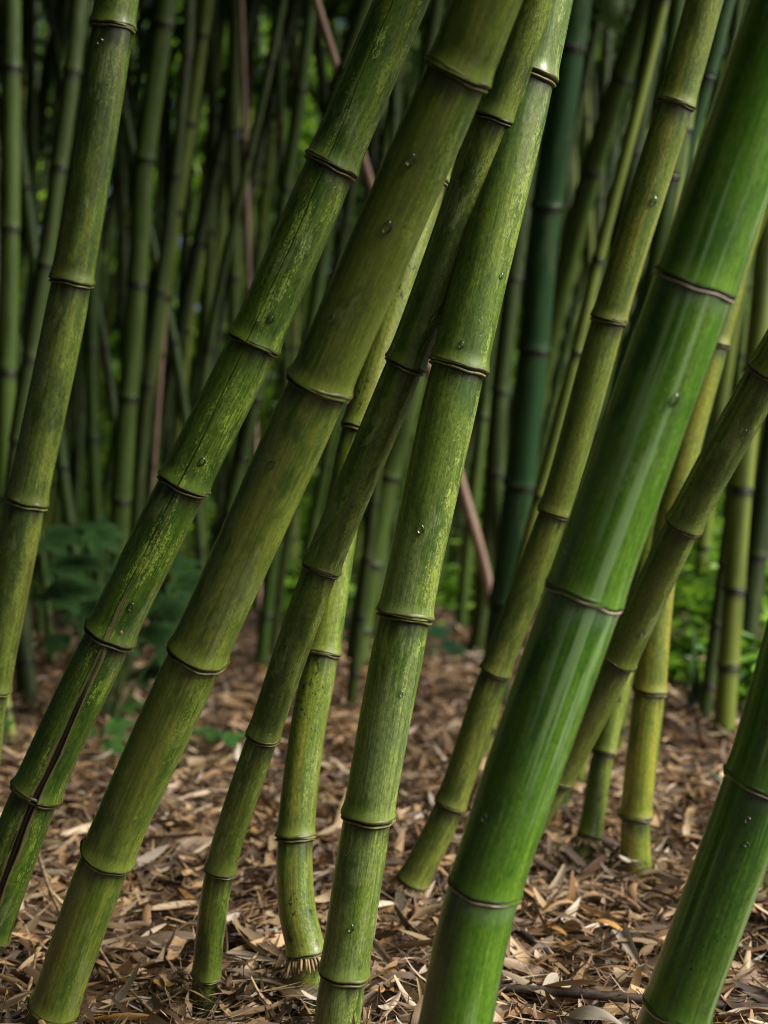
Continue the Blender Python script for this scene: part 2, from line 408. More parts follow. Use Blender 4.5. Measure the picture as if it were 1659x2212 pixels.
            i = np.arange(len(prof) - 1)[:, None] * m; j = np.arange(m)[None, :]; kk = (j + 1) % m
            F = np.stack([i + j, i + kk, i + m + kk, i + m + j], -1).reshape(-1, 4)
            mesh_obj('node_ring', np.vstack(V), F, M[ring], root, {'cp': ('FLOAT_VECTOR', np.vstack(cp)), 'rt': ('FLOAT', np.concatenate(tn))}, origin=base)
    if stub is not None:      # fringe of dead root stubs under the lowest ring
        sc = s_ctrl[stub + n_ins]
        c, t, e1, e2, r = at(np.array([sc - .004])); r = float(r[0])
        V, F, cp = [], [], []
        lr = random.Random(int(seed * 100))
        for i in range(36):
            a = i / 36 * 2 * math.pi + lr.uniform(-.06, .06); L = lr.uniform(.007, .016); w0 = lr.uniform(.0010, .0017)
            o = np.cos(a) * e1[0] + np.sin(a) * e2[0]; tn = -np.sin(a) * e1[0] + np.cos(a) * e2[0]
            st = c[0] + o * r * 1.0 + t[0] * lr.uniform(-.001, .002); en = st + (o * lr.uniform(.25, .7) - t[0] * 1.0) * L
            b = len(V)
            ax = (en - st) / np.linalg.norm(en - st); u = np.cross(ax, tn); u /= np.linalg.norm(u)
            for (p, ww) in ((st, w0), ((st + en) / 2 + o * .0006, w0), (en, w0 * .75)):
                for q in range(5): V.append(p + ww * (math.cos(q * 1.2566) * tn + math.sin(q * 1.2566) * u)); cp.append((lr.random(), i, p[2]))
            for lev in range(2):
                for q in range(5): F.append((b + lev * 5 + q, b + lev * 5 + (q + 1) % 5, b + lev * 5 + 5 + (q + 1) % 5, b + lev * 5 + 5 + q))
            F.append(tuple(b + 10 + q for q in range(5)))
        mesh_obj('root_fringe', np.array(V), F, M['root'], root, {'cp': ('FLOAT_VECTOR', np.array(cp))}, origin=base)
    return root

N, _ = 1, 0
# foreground culms, bottom to top: (column, row, width, is a node)
build_culm('left', 'dull olive culm at the left edge with grey film patches, leaning right', [(-38, 1600, 86, _), (-22, 1486, 86, N), (58, 1083, 86, N), (155, 606, 89, N), (244, 57, 92, N), (272, -140, 93, _)], 1.5, 1.42, M['dark_olive'], 'ring_green', seed=1.3)
build_culm('split', 'culm with long dark split down its front and yellow lichen', [(-108, 2180, 108, _), (-36, 2018, 108, N), (79, 1711, 107, N), (238, 1370, 108, N), (397, 1044, 110, N), (548, 741, 112, N), (716, 357, 114, N), (868, 0, 115, _), (940, -170, 115, N)], 1.36, 1.22, M['lichen'], 'ring', seed=2.1, crack=dict(ang=-1.30, end=4, drift=-.25))
build_culm('olive', 'thick smooth olive culm crossing in front, blurred towards its top', [(92, 2230, 101, _), (116, 2176, 102, N), (233, 1846, 114, N), (428, 1410, 126, N), (690, 830, 138, N), (988, 157, 144, N), (1040, 30, 146, _)], 1.28, 1.0, M['olive_smooth'], 'ring_green', seed=3.4, flat=.02)
build_culm('thin', 'thin dark culm rising from the litter between two thicker ones', [(440, 2150, 58, _), (445, 2106, 60, N), (476, 1877, 65, N), (568, 1591, 70, N), (695, 1226, 80, N), (876, 785, 86, N), (1067, 252, 91, N), (1152, 0, 94, _), (1200, -140, 95, N)], 1.37, 1.16, M['thin_dark'], 'ring', seed=4.2)
build_culm('central', 'sharp mottled green culm in the centre foreground', [(727, 2212, 100, _), (743, 2100, 103, N), (795, 1761, 108, N), (875, 1327, 115, N), (991, 790, 121, N), (1142, 162, 118, N), (1178, 0, 118, _), (1215, -160, 118, N)], 1.25, 1.2, M['central'], 'ring_green', seed=5.6)
build_culm('kinked', 'yellow-green black-spotted culm with kinked foot and root fringe, behind the central culm', [(664, 2120, 66, _), (661, 2056, 80, N), (640, 1950, 80, _), (638, 1806, 80, N), (661, 1600, 76, _), (695, 1411, 77, N), (742, 1100, 74, _), (776, 925, 74, N), (850, 660, 72, _), (932, 388, 72, N), (1040, 20, 70, _)], 1.39, 1.5, M['spotted'], 'ring', seed=6.3, stub=1)
build_culm('tan', 'tan-streaked leaning culm with root fringe at its foot, left of the big green culm', [(878, 1935, 52, _), (893, 1902, 68, N), (973, 1736, 66, N), (1070, 1450, 65, N), (1198, 1106, 69, N), (1315, 690, 75, N), (1459, 224, 80, N), (1522, 0, 80, _), (1560, -130, 82, N)], 1.68, 1.5, M['tan'], 'ring', seed=7.7, stub=1)
build_culm('green', 'thickest bright green culm with pale ring scars and white bloom', [(965, 2290, 158, _), (983, 2212, 158, _), (1048, 1915, 158, N), (1262, 1284, 171, N), (1500, 613, 178, N), (1660, 150, 184, _), (1760, -150, 186, N)], 1.03, .9, M['green'], 'ring_pale', swell=.35, seed=8.2, flat=.0)
build_culm('right', 'dark glossy green culm leaning out of the lower right corner', [(1414, 2330, 146, _), (1463, 2178, 147, N), (1640, 1686, 150, N), (1765, 1240, 154, N)], 1.1, 1.02, M['deep_green'], 'ring_pale', swell=.45, seed=9.1, flat=.02)
build_culm('slant', 'dark olive culm slanting steeply at right in front of yellow culm', [(1045, 1944, 68, _), (1205, 1678, 70, N), (1337, 1423, 76, N), (1478, 1131, 79, N), (1660, 800, 90, N), (1780, 580, 92, N)], 1.74, 1.4, M['thin_dark'], 'ring', seed=2.9)
build_culm('yellow', 'bright yellow upright culm behind the slanting one at right', [(1376, 1910, 68, _), (1374, 1762, 67, N), (1403, 1490, 70, N), (1430, 1231, 64, _), (1478, 988, 62, _), (1545, 743, 60, N), (1600, 540, 58, _)], 1.83, 1.8, M['yellow'], 'ring', seed=3.7)
build_culm('fringe', 'dark speckled culm with pale root fringe, left of the yellow upright culm', [(1256, 1850, 44, _), (1273, 1806, 51, N), (1304, 1624, 50, N), (1338, 1475, 50, _), (1392, 1238, 50, _), (1440, 990, 48, N), (1500, 700, 46, N), (1560, 420, 46, _)], 1.86, 2.0, M['spotted'], 'ring', seed=4.8, stub=1)

# middle distance culms: key, label, points, depth at foot, depth at top, material
G2 = 'blurred culms standing behind the front row'
MID = [
 ('bluegreen', 'tall dark blue-green culm behind the front row, right of the central culm', [(1062, 1530, 66, _), (1090, 1300, 66, N), (1122, 1046, 67, N), (1152, 753, 68, N), (1181, 447, 68, N), (1232, 105, 66, N), (1245, 0, 66, _)], 3.3, 3.0, 'far_blue'),
 ('a', 'blurred olive culm leaning right just beside the tall blue-green one', [(1060, 1400, 44, _), (1150, 900, 46, N), (1212, 620, 48, _), (1278, 368, 48, N), (1342, 163, 46, N), (1392, 10, 44, _)], 4.5, 3.6, 'far'),
 ('b', 'blurred culm with light right edge, left of the tan-streaked culm near the top', [(1255, 1000, 40, _), (1300, 760, 42, N), (1368, 328, 42, N), (1403, 115, 42, N), (1424, 0, 42, _)], 3.4, 3.2, 'far_dark'),
 ('c', 'narrow blurred culm touching the left edge of the tan-streaked culm at the top', [(1310, 800, 30, _), (1400, 400, 31, N), (1440, 160, 31, N), (1464, 0, 31, _)], 3.2, 3.0, 'far'),
 ('d', 'dark culm with bluish edge between the tan-streaked and big green culms', [(1270, 1080, 34, _), (1395, 640, 36, _), (1451, 437, 36, N), (1527, 168, 36, N), (1570, 0, 36, _)], 2.5, 2.4, 'far_blue'),
 ('e', 'slim bright-edged culm hugging the left side of the tan-streaked culm', [(1110, 1290, 26, _), (1165, 1070, 26, N), (1245, 760, 26, N), (1292, 560, 26, N), (1360, 300, 26, _)], 2.5, 2.4, 'far_yellow'),
 ('f', 'olive upright culm near the right edge standing clear on the litter', [(1560, 1606, 46, _), (1562, 1590, 47, N), (1573, 1437, 47, N), (1585, 1273, 47, N), (1601, 1056, 48, N), (1630, 800, 48, N), (1660, 500, 48, _)], 2.82, 2.8, 'far_yellow'),
 ('g', 'yellowish culm rising from green undergrowth left of the right edge', [(1508, 1440, 31, _), (1512, 1344, 32, N), (1519, 1180, 32, N), (1545, 950, 32, N), (1590, 650, 32, _)], 4.07, 4.0, 'far_yellow'),
 ('h', 'thin bent yellowish culm right behind the olive upright culm at right', [(1580, 1480, 26, _), (1601, 1390, 27, N), (1622, 1150, 27, N), (1642, 930, 27, _)], 3.7, 3.6, 'far_yellow'),
 ('i', 'very dark culm leaning beside the right edge of the picture', [(1590, 1530, 46, _), (1612, 1390, 48, N), (1634, 1200, 48, N), (1672, 920, 48, _)], 3.2, 3.2, 'far_dark'),
 ('j', 'slim yellowish culm crossing to the right of the bright green culm ring', [(1500, 960, 22, _), (1550, 760, 23, N), (1590, 620, 23, N), (1640, 480, 23, _)], 2.6, 2.5, 'far_yellow'),
 ('k', 'dark culm at right edge above the slanting culm', [(1600, 960, 30, _), (1640, 740, 32, N), (1660, 560, 32, N), (1690, 300, 32, _)], 3.0, 3.0, 'far_dark'),
 ('m', 'dark culm with olive right side close behind the central culm', [(1024, 1412, 38, _), (1040, 1330, 38, _), (1068, 1021, 40, N), (1080, 844, 40, N), (1108, 600, 40, N), (1150, 250, 40, _)], 4.4, 4.2, 'far_dark'),
 ('n', 'olive culm between the central culm and the dead brown one', [(995, 1330, 26, _), (1020, 1090, 28, N), (1042, 900, 28, N), (1078, 600, 28, _)], 4.9, 4.8, 'far'),
 ('o', 'broad blurred olive culm whose foot shows between thin and central culms', [(768, 1452, 50, _), (778, 1358, 52, N), (802, 1218, 52, N), (840, 1030, 54, N), (905, 780, 54, _), (980, 480, 54, N)], 3.95, 3.9, 'far'),
 ('p', 'blurred culm foot standing on litter right of the smooth olive culm', [(562, 1452, 29, _), (575, 1328, 30, N), (597, 1150, 30, N), (640, 900, 30, N), (690, 600, 30, _)], 3.95, 3.9, 'far'),
 ('q', 'thin black culm leaning between the smooth olive and thin culms', [(585, 1440, 20, _), (602, 1290, 20, N), (632, 1100, 20, N), (680, 850, 20, _)], 4.1, 4.0, 'far_dark'),
 ('r', 'blurred olive culm between the smooth olive and kinked culms', [(640, 1335, 25, _), (667, 1180, 25, N), (702, 1000, 26, N), (742, 800, 26, _)], 5.0, 4.8, 'far'),
 ('s', 'upright olive culm at the very left edge of the picture', [(-8, 1560, 38, _), (8, 1070, 39, N), (15, 801, 40, N), (22, 492, 41, N), (24, 145, 42, N), (25, 0, 42, _)], 2.9, 2.75, 'far'),
 ('t', 'yellow culm foot in the litter at the left edge', [(30, 1622, 24, _), (14, 1530, 23, N), (-12, 1380, 23, _), (-40, 1200, 23, N)], 2.76, 2.8, 'far_yellow'),
 ('u', 'dark olive culm leaning right behind the dull olive one at left', [(5, 1290, 36, _), (38, 951, 36, N), (66, 771, 36, N), (97, 572, 37, N), (128, 360, 37, N), (157, 153, 37, N), (172, 0, 37, _)], 2.7, 2.6, 'far_dark'),
 ('v', 'broad dark culm behind and right of the dull olive one', [(246, 1500, 42, _), (250, 1300, 42, _), (261, 1078, 43, N), (276, 859, 43, N), (296, 613, 43, N), (313, 343, 44, N), (354, 52, 44, N), (360, 0, 44, _)], 3.5, 3.3, 'far'),
 ('w', 'slim black culm curving up right of the broad dark culm', [(300, 1050, 26, _), (320, 830, 26, N), (345, 630, 26, N), (378, 380, 26, N), (403, 123, 27, N), (410, 0, 27, _)], 3.6, 3.5, 'far_dark'),
 ('x', 'grey-green upright culm, left one of two above the split culm', [(434, 1200, 24, _), (445, 760, 24, N), (454, 500, 24, N), (459, 250, 25, N), (457, 0, 25, _)], 5.0, 4.8, 'far'),
 ('y', 'olive upright culm directly left of the thin brown dead stalk', [(492, 1250, 28, _), (502, 880, 28, N), (506, 600, 28, N), (505, 457, 28, N), (503, 283, 28, N), (506, 0, 28, _)], 4.8, 4.6, 'far'),
 ('aa', 'olive culm seen between dull olive and broad dark culms', [(222, 1400, 27, _), (208, 1131, 27, N), (200, 946, 28, N), (197, 750, 28, N), (205, 480, 28, _)], 4.0, 3.9, 'far'),
 ('bb', 'black slim culm crossing from upper left towards the broad dark culm', [(272, 1080, 18, _), (252, 940, 18, N), (226, 750, 18, N), (190, 540, 18, _)], 4.4, 4.4, 'far_dark'),
 ('cc', 'pale olive culm right of the broad dark culm above the broad-leaved shrub', [(268, 1330, 29, _), (286, 1075, 30, N), (303, 940, 30, N), (326, 800, 30, _), (352, 640, 30, N)], 4.1, 4.0, 'far_yellow'),
 ('dd', 'slim culm leaning left beside the split culm', [(424, 1100, 22, _), (404, 930, 22, N), (375, 740, 22, N), (335, 560, 22, _)], 4.3, 4.3, 'far'),
 ('ee', 'olive culm leaning left just right of the dull olive one at mid height', [(168, 1260, 27, _), (150, 1130, 28, N), (134, 1010, 28, N), (112, 830, 28, N), (80, 600, 28, _)], 3.8, 3.8, 'far'),
 ('ff', 'dark culm foot on the litter left of the split culm', [(60, 1525, 44, _), (52, 1420, 44, N), (40, 1280, 44, N), (18, 1000, 44, _)], 3.3, 3.3, 'far_dark'),
 ('gg', 'slim culm behind the dark foot left of the split culm', [(118, 1480, 18, _), (104, 1330, 18, N), (88, 1180, 18, N), (55, 900, 18, _)], 3.9, 3.9, 'far'),
 ('hh', 'slim black culm leaning right near the brown dead stalk at the top', [(470, 640, 20, _), (540, 330, 20, N), (585, 130, 20, N), (610, 0, 20, _)], 3.6, 3.5, 'far_dark'),
 ('ii', 'olive culm leaning right between the brown stalk and split culm near the top', [(520, 960, 28, _), (575, 680, 28, N), (618, 405, 29, N), (650, 190, 29, N), (672, 0, 29, _)], 3.8, 3.6, 'far'),
 ('jj', 'black culm close along the left side of the upper split culm', [(640, 480, 32, _), (700, 290, 32, N), (745, 150, 33, N), (795, 0, 33, _)], 3.0, 2.9, 'far_dark'),
 ('kk', 'slim upright culm between the split and smooth olive culms at the top', [(835, 700, 18, _), (846, 420, 18, N), (852, 240, 18, N), (862, 0, 18, _)], 4.6, 4.5, 'far'),
 ('ll', 'dark culm hidden by the smooth olive culm near the top', [(880, 420, 26, _), (925, 120, 27, N), (945, 0, 27, _)], 3.0, 2.9, 'far_dark'),
 ('mm', 'green culm foot partly hidden behind the slanting culm', [(1200, 1786, 38, _), (1207, 1732, 39, N), (1226, 1640, 39, _), (1262, 1450, 39, N)], 2.13, 2.1, 'far'),
 ('nn', 'yellow-green culm foot behind the dark fringed one', [(1240, 1727, 37, _), (1258, 1600, 38, N), (1285, 1450, 38, N), (1320, 1250, 38, _)], 2.32, 2.3, 'far_yellow'),
 ('oo', 'slim yellow culm squeezed between the fringed and bright yellow culms', [(1325, 1650, 22, _), (1340, 1570, 22, N), (1358, 1440, 22, N), (1390, 1200, 22, _)], 2.6, 2.6, 'far_yellow'),
]
for (key, label, pts, d0, d1, mk) in MID:
    build_culm(key, label, pts, d0, d1, M[mk], ring='ring_dark', group=G2, detail=1, sides=24)
build_culm('dead', 'pinkish brown dead culm leaning left across the grove', [(1090, 1400, 24, _), (1062, 1301, 24, N), (1036, 1188, 24, _), (990, 1028, 24, _), (923, 790, 23, N), (795, 380, 20, _), (730, 157, 19, N), (682, 0, 18, _)], 4.2, 3.2, M['dead'], ring='twig', group=None, detail=1, sides=20, swell=.4)
build_culm('stalk', 'thin upright brown dead stalk left of the split culm', [(556, 1120, 12, _), (551, 930, 13, N), (538, 620, 13, N), (530, 300, 13, N), (521, 0, 13, _)], 4.2, 4.0, M['dead'], ring='twig', group=None, detail=1, sides=14, swell=.4)
build_culm('stalk2', 'thin brown dead stalk beside the broad dark culm at left', [(322, 1150, 12, _), (332, 1000, 12, N), (350, 760, 12, N), (366, 560, 12, _)], 4.2, 4.0, M['dead'], ring='twig', group=None, detail=1, sides=14, swell=.4)
# the dense thicket behind
for i in range(235):
    d = 4.9 + 6.0 * (i / 235.0) ** 1.0 + random.uniform(-.3, .3)
    px = random.uniform(-140, 1800)
    D = random.uniform(.024, .050)
    lean = random.uniform(-.05, .24) if random.random() < .92 else random.uniform(-.12, .02)
    yb = HY + CAM_H * S / d; wd = D * S / d
    pts = [(px, yb, wd, _)]; y = yb; x = px; k = 0
    while y > -100:
        st = (.15 + .03 * min(k, 4)) * S / d * random.uniform(.9, 1.1); y -= st; x += st * (lean + .02 * k * lean); k += 1
        pts.append((x, y, wd, N))
    mk = random.choices(['far', 'far_dark', 'far_yellow'], [5, 4, 2])[0]
    build_culm(f'z{i}', 'thin blurred culm among many in the dark thicket at the back', pts, d, d + random.uniform(-.4, .3), M[mk], group='culms of the thicket at the back', detail=0, sides=12)

# ------------------------------------------------------------------ leaves as geometry
def blades(n, pos, yaw, pitch, roll, L, W, curl, bend, tone, nl=6, taper=.45, twist=None):
    """n leaf blades: nl cross rows of 3 points; returns verts, faces, attrs"""
    t = np.linspace(0, 1, nl)
    prof = np.sin(np.pi * np.clip(t, 0.02, 1) ** taper) ** .8; prof[-1] = .03; prof[0] = max(prof[0], .12)
    V = np.zeros((n, nl, 3, 3))
    u = np.array([-1., 0, 1.])
    x = (t[None, :] - .5) * L[:, None]
    zb = bend[:, None] * L[:, None] * ((t[None, :] - .5) ** 2) * 4 - bend[:, None] * L[:, None] * .3
    for k in range(3):
        a = u[k] * curl
        half = W[:, None] * .5 * prof[None, :]
        yy = half * np.sin(a)[:, None] / np.maximum(np.abs(curl), .05)[:, None]
        zz = half * (1 - np.cos(a))[:, None] / np.maximum(np.abs(curl), .05)[:, None] * np.sign(curl)[:, None]
        if twist is not None:
            th = twist[:, None] * (t[None, :] - .5)
            yy, zz = yy * np.cos(th) - zz * np.sin(th), yy * np.sin(th) + zz * np.cos(th)
        V[:, :, k, 0] = x; V[:, :, k, 1] = yy; V[:, :, k, 2] = zz + zb
    cr, sr = np.cos(roll), np.sin(roll); cp_, sp = np.cos(pitch), np.sin(pitch); cy, sy = np.cos(yaw), np.sin(yaw)
    X, Y, Z = V[..., 0], V[..., 1], V[..., 2]
    e = lambda q: q[:, None, None]
    Y, Z = Y * e(cr) - Z * e(sr), Y * e(sr) + Z * e(cr)
    X, Z = X * e(cp_) - Z * e(sp), X * e(sp) + Z * e(cp_)
    X, Y = X * e(cy) - Y * e(sy), X * e(sy) + Y * e(cy)
    V = np.stack([X, Y, Z], -1) + pos[:, None, None, :]
    vi = np.arange(n * nl * 3).reshape(n, nl, 3)
    F = np.stack([vi[:, :-1, :-1], vi[:, 1:, :-1], vi[:, 1:, 1:], vi[:, :-1, 1:]], -1).reshape(-1, 4)
    tn = np.repeat(np.c_[tone, np.ones(n)], nl * 3, 0)
    seed = rng.uniform(0, 50, n)
    lc = np.zeros((n, nl, 3, 3)); lc[..., 0] = u[None, None, :] + seed[:, None, None]; lc[..., 1] = t[None, :, None] * 4; lc[..., 2] = seed[:, None, None]
    return V.reshape(-1, 3), F, {'tone': ('FLOAT_COLOR', tn), 'lc': ('FLOAT_VECTOR', lc.reshape(-1, 3))}

def join(parts):
    Vs, Fs, A = [], [], {}
    o = 0
    for V, F, at in parts:
        Vs.append(V); Fs.append(F + o); o += len(V)
        for k, (ty, dta) in at.items(): A.setdefault(k, (ty, []))[1].append(dta)
    return np.vstack(Vs), np.vstack(Fs), {k: (ty, np.vstack(x)) for k, (ty, x) in A.items()}

DRY = np.array([[.38, .265, .135], [.46, .35, .21], [.27, .175, .085], [.19, .115, .058], [.09, .054, .028], [.56, .47, .35], [.36, .21, .06], [.19, .15, .11]])
DRYW = np.array([.18, .10, .20, .18, .16, .06, .04, .08]); DRYW /= DRYW.sum()
def litter(n, dmin, dmax, shred, zlo, zhi, nl):
    d = np.sqrt(rng.uniform(dmin ** 2, dmax ** 2, n)); x = rng.uniform(-.36, .36, n) * (d + .35)
    L = np.where(rng.random(n) < .4, rng.uniform(.06, .12, n), rng.uniform(.022, .06, n)); W = np.minimum(L * rng.uniform(.09, .24, n), .0145)
    if shred: L = rng.uniform(.02, .075, n); W = rng.uniform(.0010, .0028, n)
    z = rng.uniform(zlo, zhi, n) + gz(x, d)
    tone = DRY[rng.choice(len(DRY), n, p=DRYW)] * rng.uniform(.28, 1.45, (n, 1)) * np.array([.93, .84, .80])
    return blades(n, np.stack([x, d, z], -1), rng.uniform(0, 2 * np.pi, n), rng.normal(0, .19, n), rng.normal(0, .5, n) + np.pi * (rng.random(n) < .3), L, W,
                  rng.normal(0, .9, n), rng.normal(.05, .16, n), tone, nl, .6, rng.normal(0, 1.1, n))
def heap(x, y, r):
    n = 90; a = rng.uniform(0, 2 * np.pi, n); q = r + np.abs(rng.normal(0, .028, n)) + .004
    L = rng.uniform(.02, .06, n); W = np.where(rng.random(n) < .5, .0018, L * .16)
    tone = DRY[rng.choice(len(DRY), n, p=DRYW)] * rng.uniform(.4, 1.1, (n, 1))
    z = rng.uniform(.004, .030, n) + .016 * np.exp(-(q - r) / .02)
    return blades(n, np.stack([x + np.cos(a) * q, y + np.sin(a) * q, z], -1), a + np.pi / 2 + rng.normal(0, .6, n), rng.normal(0, .3, n), rng.normal(0, .7, n), L, W, rng.normal(0, .8, n), rng.normal(.05, .15, n), tone, 6, .6, rng.normal(0, 1, n))
heaps = []
for kk_ in ('thin', 'kinked', 'tan', 'yellow', 'fringe', 'olive', 'central', 'f', 'mm', 'nn', 'o', 'p', 'ff', 't'):
    pth = CULMS[kk_][2]; i0 = np.abs(pth[:, 2] - .01).argmin(); heaps.append(heap(pth[i0, 0], pth[i0, 1], CULMS[kk_][4][0]))
def sheaths(n):
    d = np.sqrt(rng.uniform(1.05 ** 2, 2.6 ** 2, n)); x = rng.uniform(-.33, .36, n) * (d + .3)
    L = rng.uniform(.045, .105, n); W = rng.uniform(.010, .018, n)
    tone = np.array([[.55, .43, .28], [.47, .35, .20], [.60, .50, .38], [.38, .26, .13]])[rng.integers(0, 4, n)] * rng.uniform(.5, 1.05, (n, 1))
    return blades(n, np.stack([x, d, rng.uniform(.018, .030, n) + gz(x, d)], -1), rng.uniform(0, 2 * np.pi, n), rng.normal(0, .14, n), rng.normal(0, .4, n), L, W, rng.normal(0, 1.3, n), rng.normal(.06, .12, n), tone, 10, .7, rng.normal(0, 1.2, n))
V, F, A = join(heaps + [sheaths(420), litter(9500, .95, 2.4, False, .002, .026, 9), litter(12000, .95, 2.4, True, .002, .028, 5),
                litter(17000, 2.3, 5.0, False, .002, .026, 6), litter(9000, 2.3, 4.0, True, .002, .02, 4), litter(18000, 4.8, 10.0, False, .002, .02, 4)])
tag(mesh_obj('leaf_litter', V, F, M['dry'], attrs=A), kind='stuff')

# ------------------------------------------------------------------ green backdrop
def foliage(name, n, box, L, tones, droop=.5, dens=None, spots=None, crad=(.12, .38), far_spots=False):
    (x0, x1), (y0, y1), (z0, z1) = box
    if dens is None:
        pos = np.stack([rng.uniform(x0, x1, n), rng.uniform(y0, y1, n), rng.uniform(z0, z1, n)], -1)
    else:
        k = dens; cen = np.stack([rng.uniform(x0, x1, k), rng.uniform(y0, y1, k), rng.uniform(z0, z1, k)], -1)
        rad = rng.uniform(*crad, k)
        if spots is not None:
            sp = np.array([np.r_[P(x, y, d * (1.45 if far_spots else 1)), q / S * d] for x, y, d, q in spots]); cen = np.vstack([cen, sp[:, :3], sp[:, :3]]); rad = np.r_[rad, sp[:, 3], sp[:, 3]]; k = len(cen)
        c = rng.integers(0, k, n); pos = cen[c] + rng.normal(0, 1, (n, 3)) * rad[c][:, None] * np.array([1, 1, .8])
        pos[:, 2] = np.maximum(pos[:, 2], .03)
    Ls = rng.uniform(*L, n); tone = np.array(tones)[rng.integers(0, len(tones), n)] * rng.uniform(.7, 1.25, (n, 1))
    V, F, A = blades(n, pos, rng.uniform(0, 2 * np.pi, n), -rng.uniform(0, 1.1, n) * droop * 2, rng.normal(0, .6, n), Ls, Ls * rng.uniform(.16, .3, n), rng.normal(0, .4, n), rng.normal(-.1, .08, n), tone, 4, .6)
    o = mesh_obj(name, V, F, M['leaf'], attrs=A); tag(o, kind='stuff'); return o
GRN = [(.05, .11, .015), (.09, .17, .02), (.13, .22, .03), (.035, .075, .015)]

SPOTS = [(650, 120, 7.5, 60), (690, 330, 7, 60), (610, 260, 8, 50), (890, 180, 7.5, 50), (720, 520, 7, 40), (560, 90, 8, 50), (100, 120, 8, 50), (340, 560, 7, 40), (400, 740, 7, 50), (370, 960, 6.5, 40), (330, 1030, 7, 40),
         (430, 1080, 6.5, 50), (150, 960, 7, 40), (40, 760, 7, 40), (620, 1200, 6.5, 50), (600, 1080, 7, 50), (680, 1150, 6.5, 40), (970, 1200, 6.5, 50), (960, 1050, 7, 40), (1590, 1080, 6, 60), (1560, 1250, 5.5, 60), (1480, 1180, 6, 50),
         (1280, 480, 7, 50), (1240, 800, 7, 50), (1450, 900, 6.5, 50), (1620, 1300, 5.5, 50), (540, 900, 7, 40), (880, 1000, 7, 40), (1330, 120, 8, 60), (460, 300, 8, 40), (230, 250, 8, 50)]
foliage('bamboo_foliage', 34000, ((-3.6, 3.6), (9.5, 12.8), (.6, 4.4)), (.08, .15), [(.20, .40, .02), (.30, .52, .03), (.40, .60, .05), (.08, .18, .02)], dens=90, spots=SPOTS, far_spots=True)
foliage('undergrowth', 17000, ((-3.2, 3.2), (5.9, 10.5), (0, .5)), (.05, .12), [(.18, .38, .03), (.28, .50, .04), (.07, .17, .015)], .2, dens=230,
        spots=[(1590, 1340, 3.6, 40), (1500, 1290, 4, 45), (1625, 1450, 3.1, 40), (1470, 1420, 3.6, 35), (1560, 1200, 4.2, 50), (1640, 1250, 4, 50), (1490, 1180, 4.5, 45), (975, 1260, 5, 40), (620, 1270, 5, 45), (560, 1250, 5, 40), (700, 1290, 5, 35), (330, 1120, 5, 40)])
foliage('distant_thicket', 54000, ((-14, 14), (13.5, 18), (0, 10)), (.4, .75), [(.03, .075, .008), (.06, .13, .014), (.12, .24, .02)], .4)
# leaf masses added overhead, behind and at left to block light on the culms
foliage('canopy_light_blocker', 60000, ((-8, 1.7), (2.6, 7.0), (2.9, 4.8)), (.13, .24), [(.04, .085, .012), (.06, .12, .018)], .5, dens=85, crad=(.35, .75))  # added to darken the background, clumped so light falls through in patches
foliage('rear_leaf_blocker', 16000, ((-3.5, 1.2), (-3.6, -1.8), (.1, 4.0)), (.13, .24), [(.03, .07, .012), (.05, .10, .018)], .6)  # unseen leaves added behind the camera to cut the fill light
foliage('overhead_leaf_blocker', 26000, ((-5, .1), (-2.6, 2.4), (2.3, 3.6)), (.13, .24), [(.04, .085, .012), (.06, .12, .018)], .5)  # unseen leaves added above the foreground to cut fill from upper left
foliage('side_leaf_blocker', 40000, ((-3.4, -1.6), (-2.5, 6), (.1, 3.6)), (.13, .24), [(.03, .07, .012), (.05, .10, .018)], .6)  # unseen leaves added so the left sides of the culms stay dark

# ------------------------------------------------------------------ plants
def rotm(z, y, x):
    cz, sz, cy, sy, cx, sx = math.cos(z), math.sin(z), math.cos(y), math.sin(y), math.cos(x), math.sin(x)
    return np.array([[cz, -sz, 0], [sz, cz, 0], [0, 0, 1]]) @ np.array([[cy, 0, sy], [0, 1, 0], [-sy, 0, cy]]) @ np.array([[1, 0, 0], [0, cx, -sx], [0, sx, cx]])

def tube(pts, rad, sides=8, knots=None):
    p, _i = catmull(pts, 10); rad = np.interp(np.linspace(0, 1, len(p)), np.linspace(0, 1, len(rad)), rad)
    if knots is not None:
        u = np.linspace(0, 1, len(p))
        for k in knots: rad = rad * (1 + .45 * np.exp(-((u - k) / .018) ** 2))
    t = np.gradient(p, axis=0); t /= np.linalg.norm(t, axis=1)[:, None]
    ref = np.array([.31, .2, .93]); e1 = np.cross(t, ref); e1 /= np.linalg.norm(e1, axis=1)[:, None]; e2 = np.cross(t, e1)
    A = np.linspace(0, 2 * np.pi, sides, endpoint=False)
    V = p[:, None] + rad[:, None, None] * (np.cos(A)[None, :, None] * e1[:, None] + np.sin(A)[None, :, None] * e2[:, None])
    i = np.arange(len(p) - 1)[:, None] * sides; j = np.arange(sides)[None, :]; k = (j + 1) % sides
    F = np.stack([i + j, i + k, i + sides + k, i + sides + j], -1).reshape(-1, 4)
    cp = V.reshape(-1, 3) * np.array([1, 1, 1])
    return V.reshape(-1, 3), F, {'cp': ('FLOAT_VECTOR', cp)}

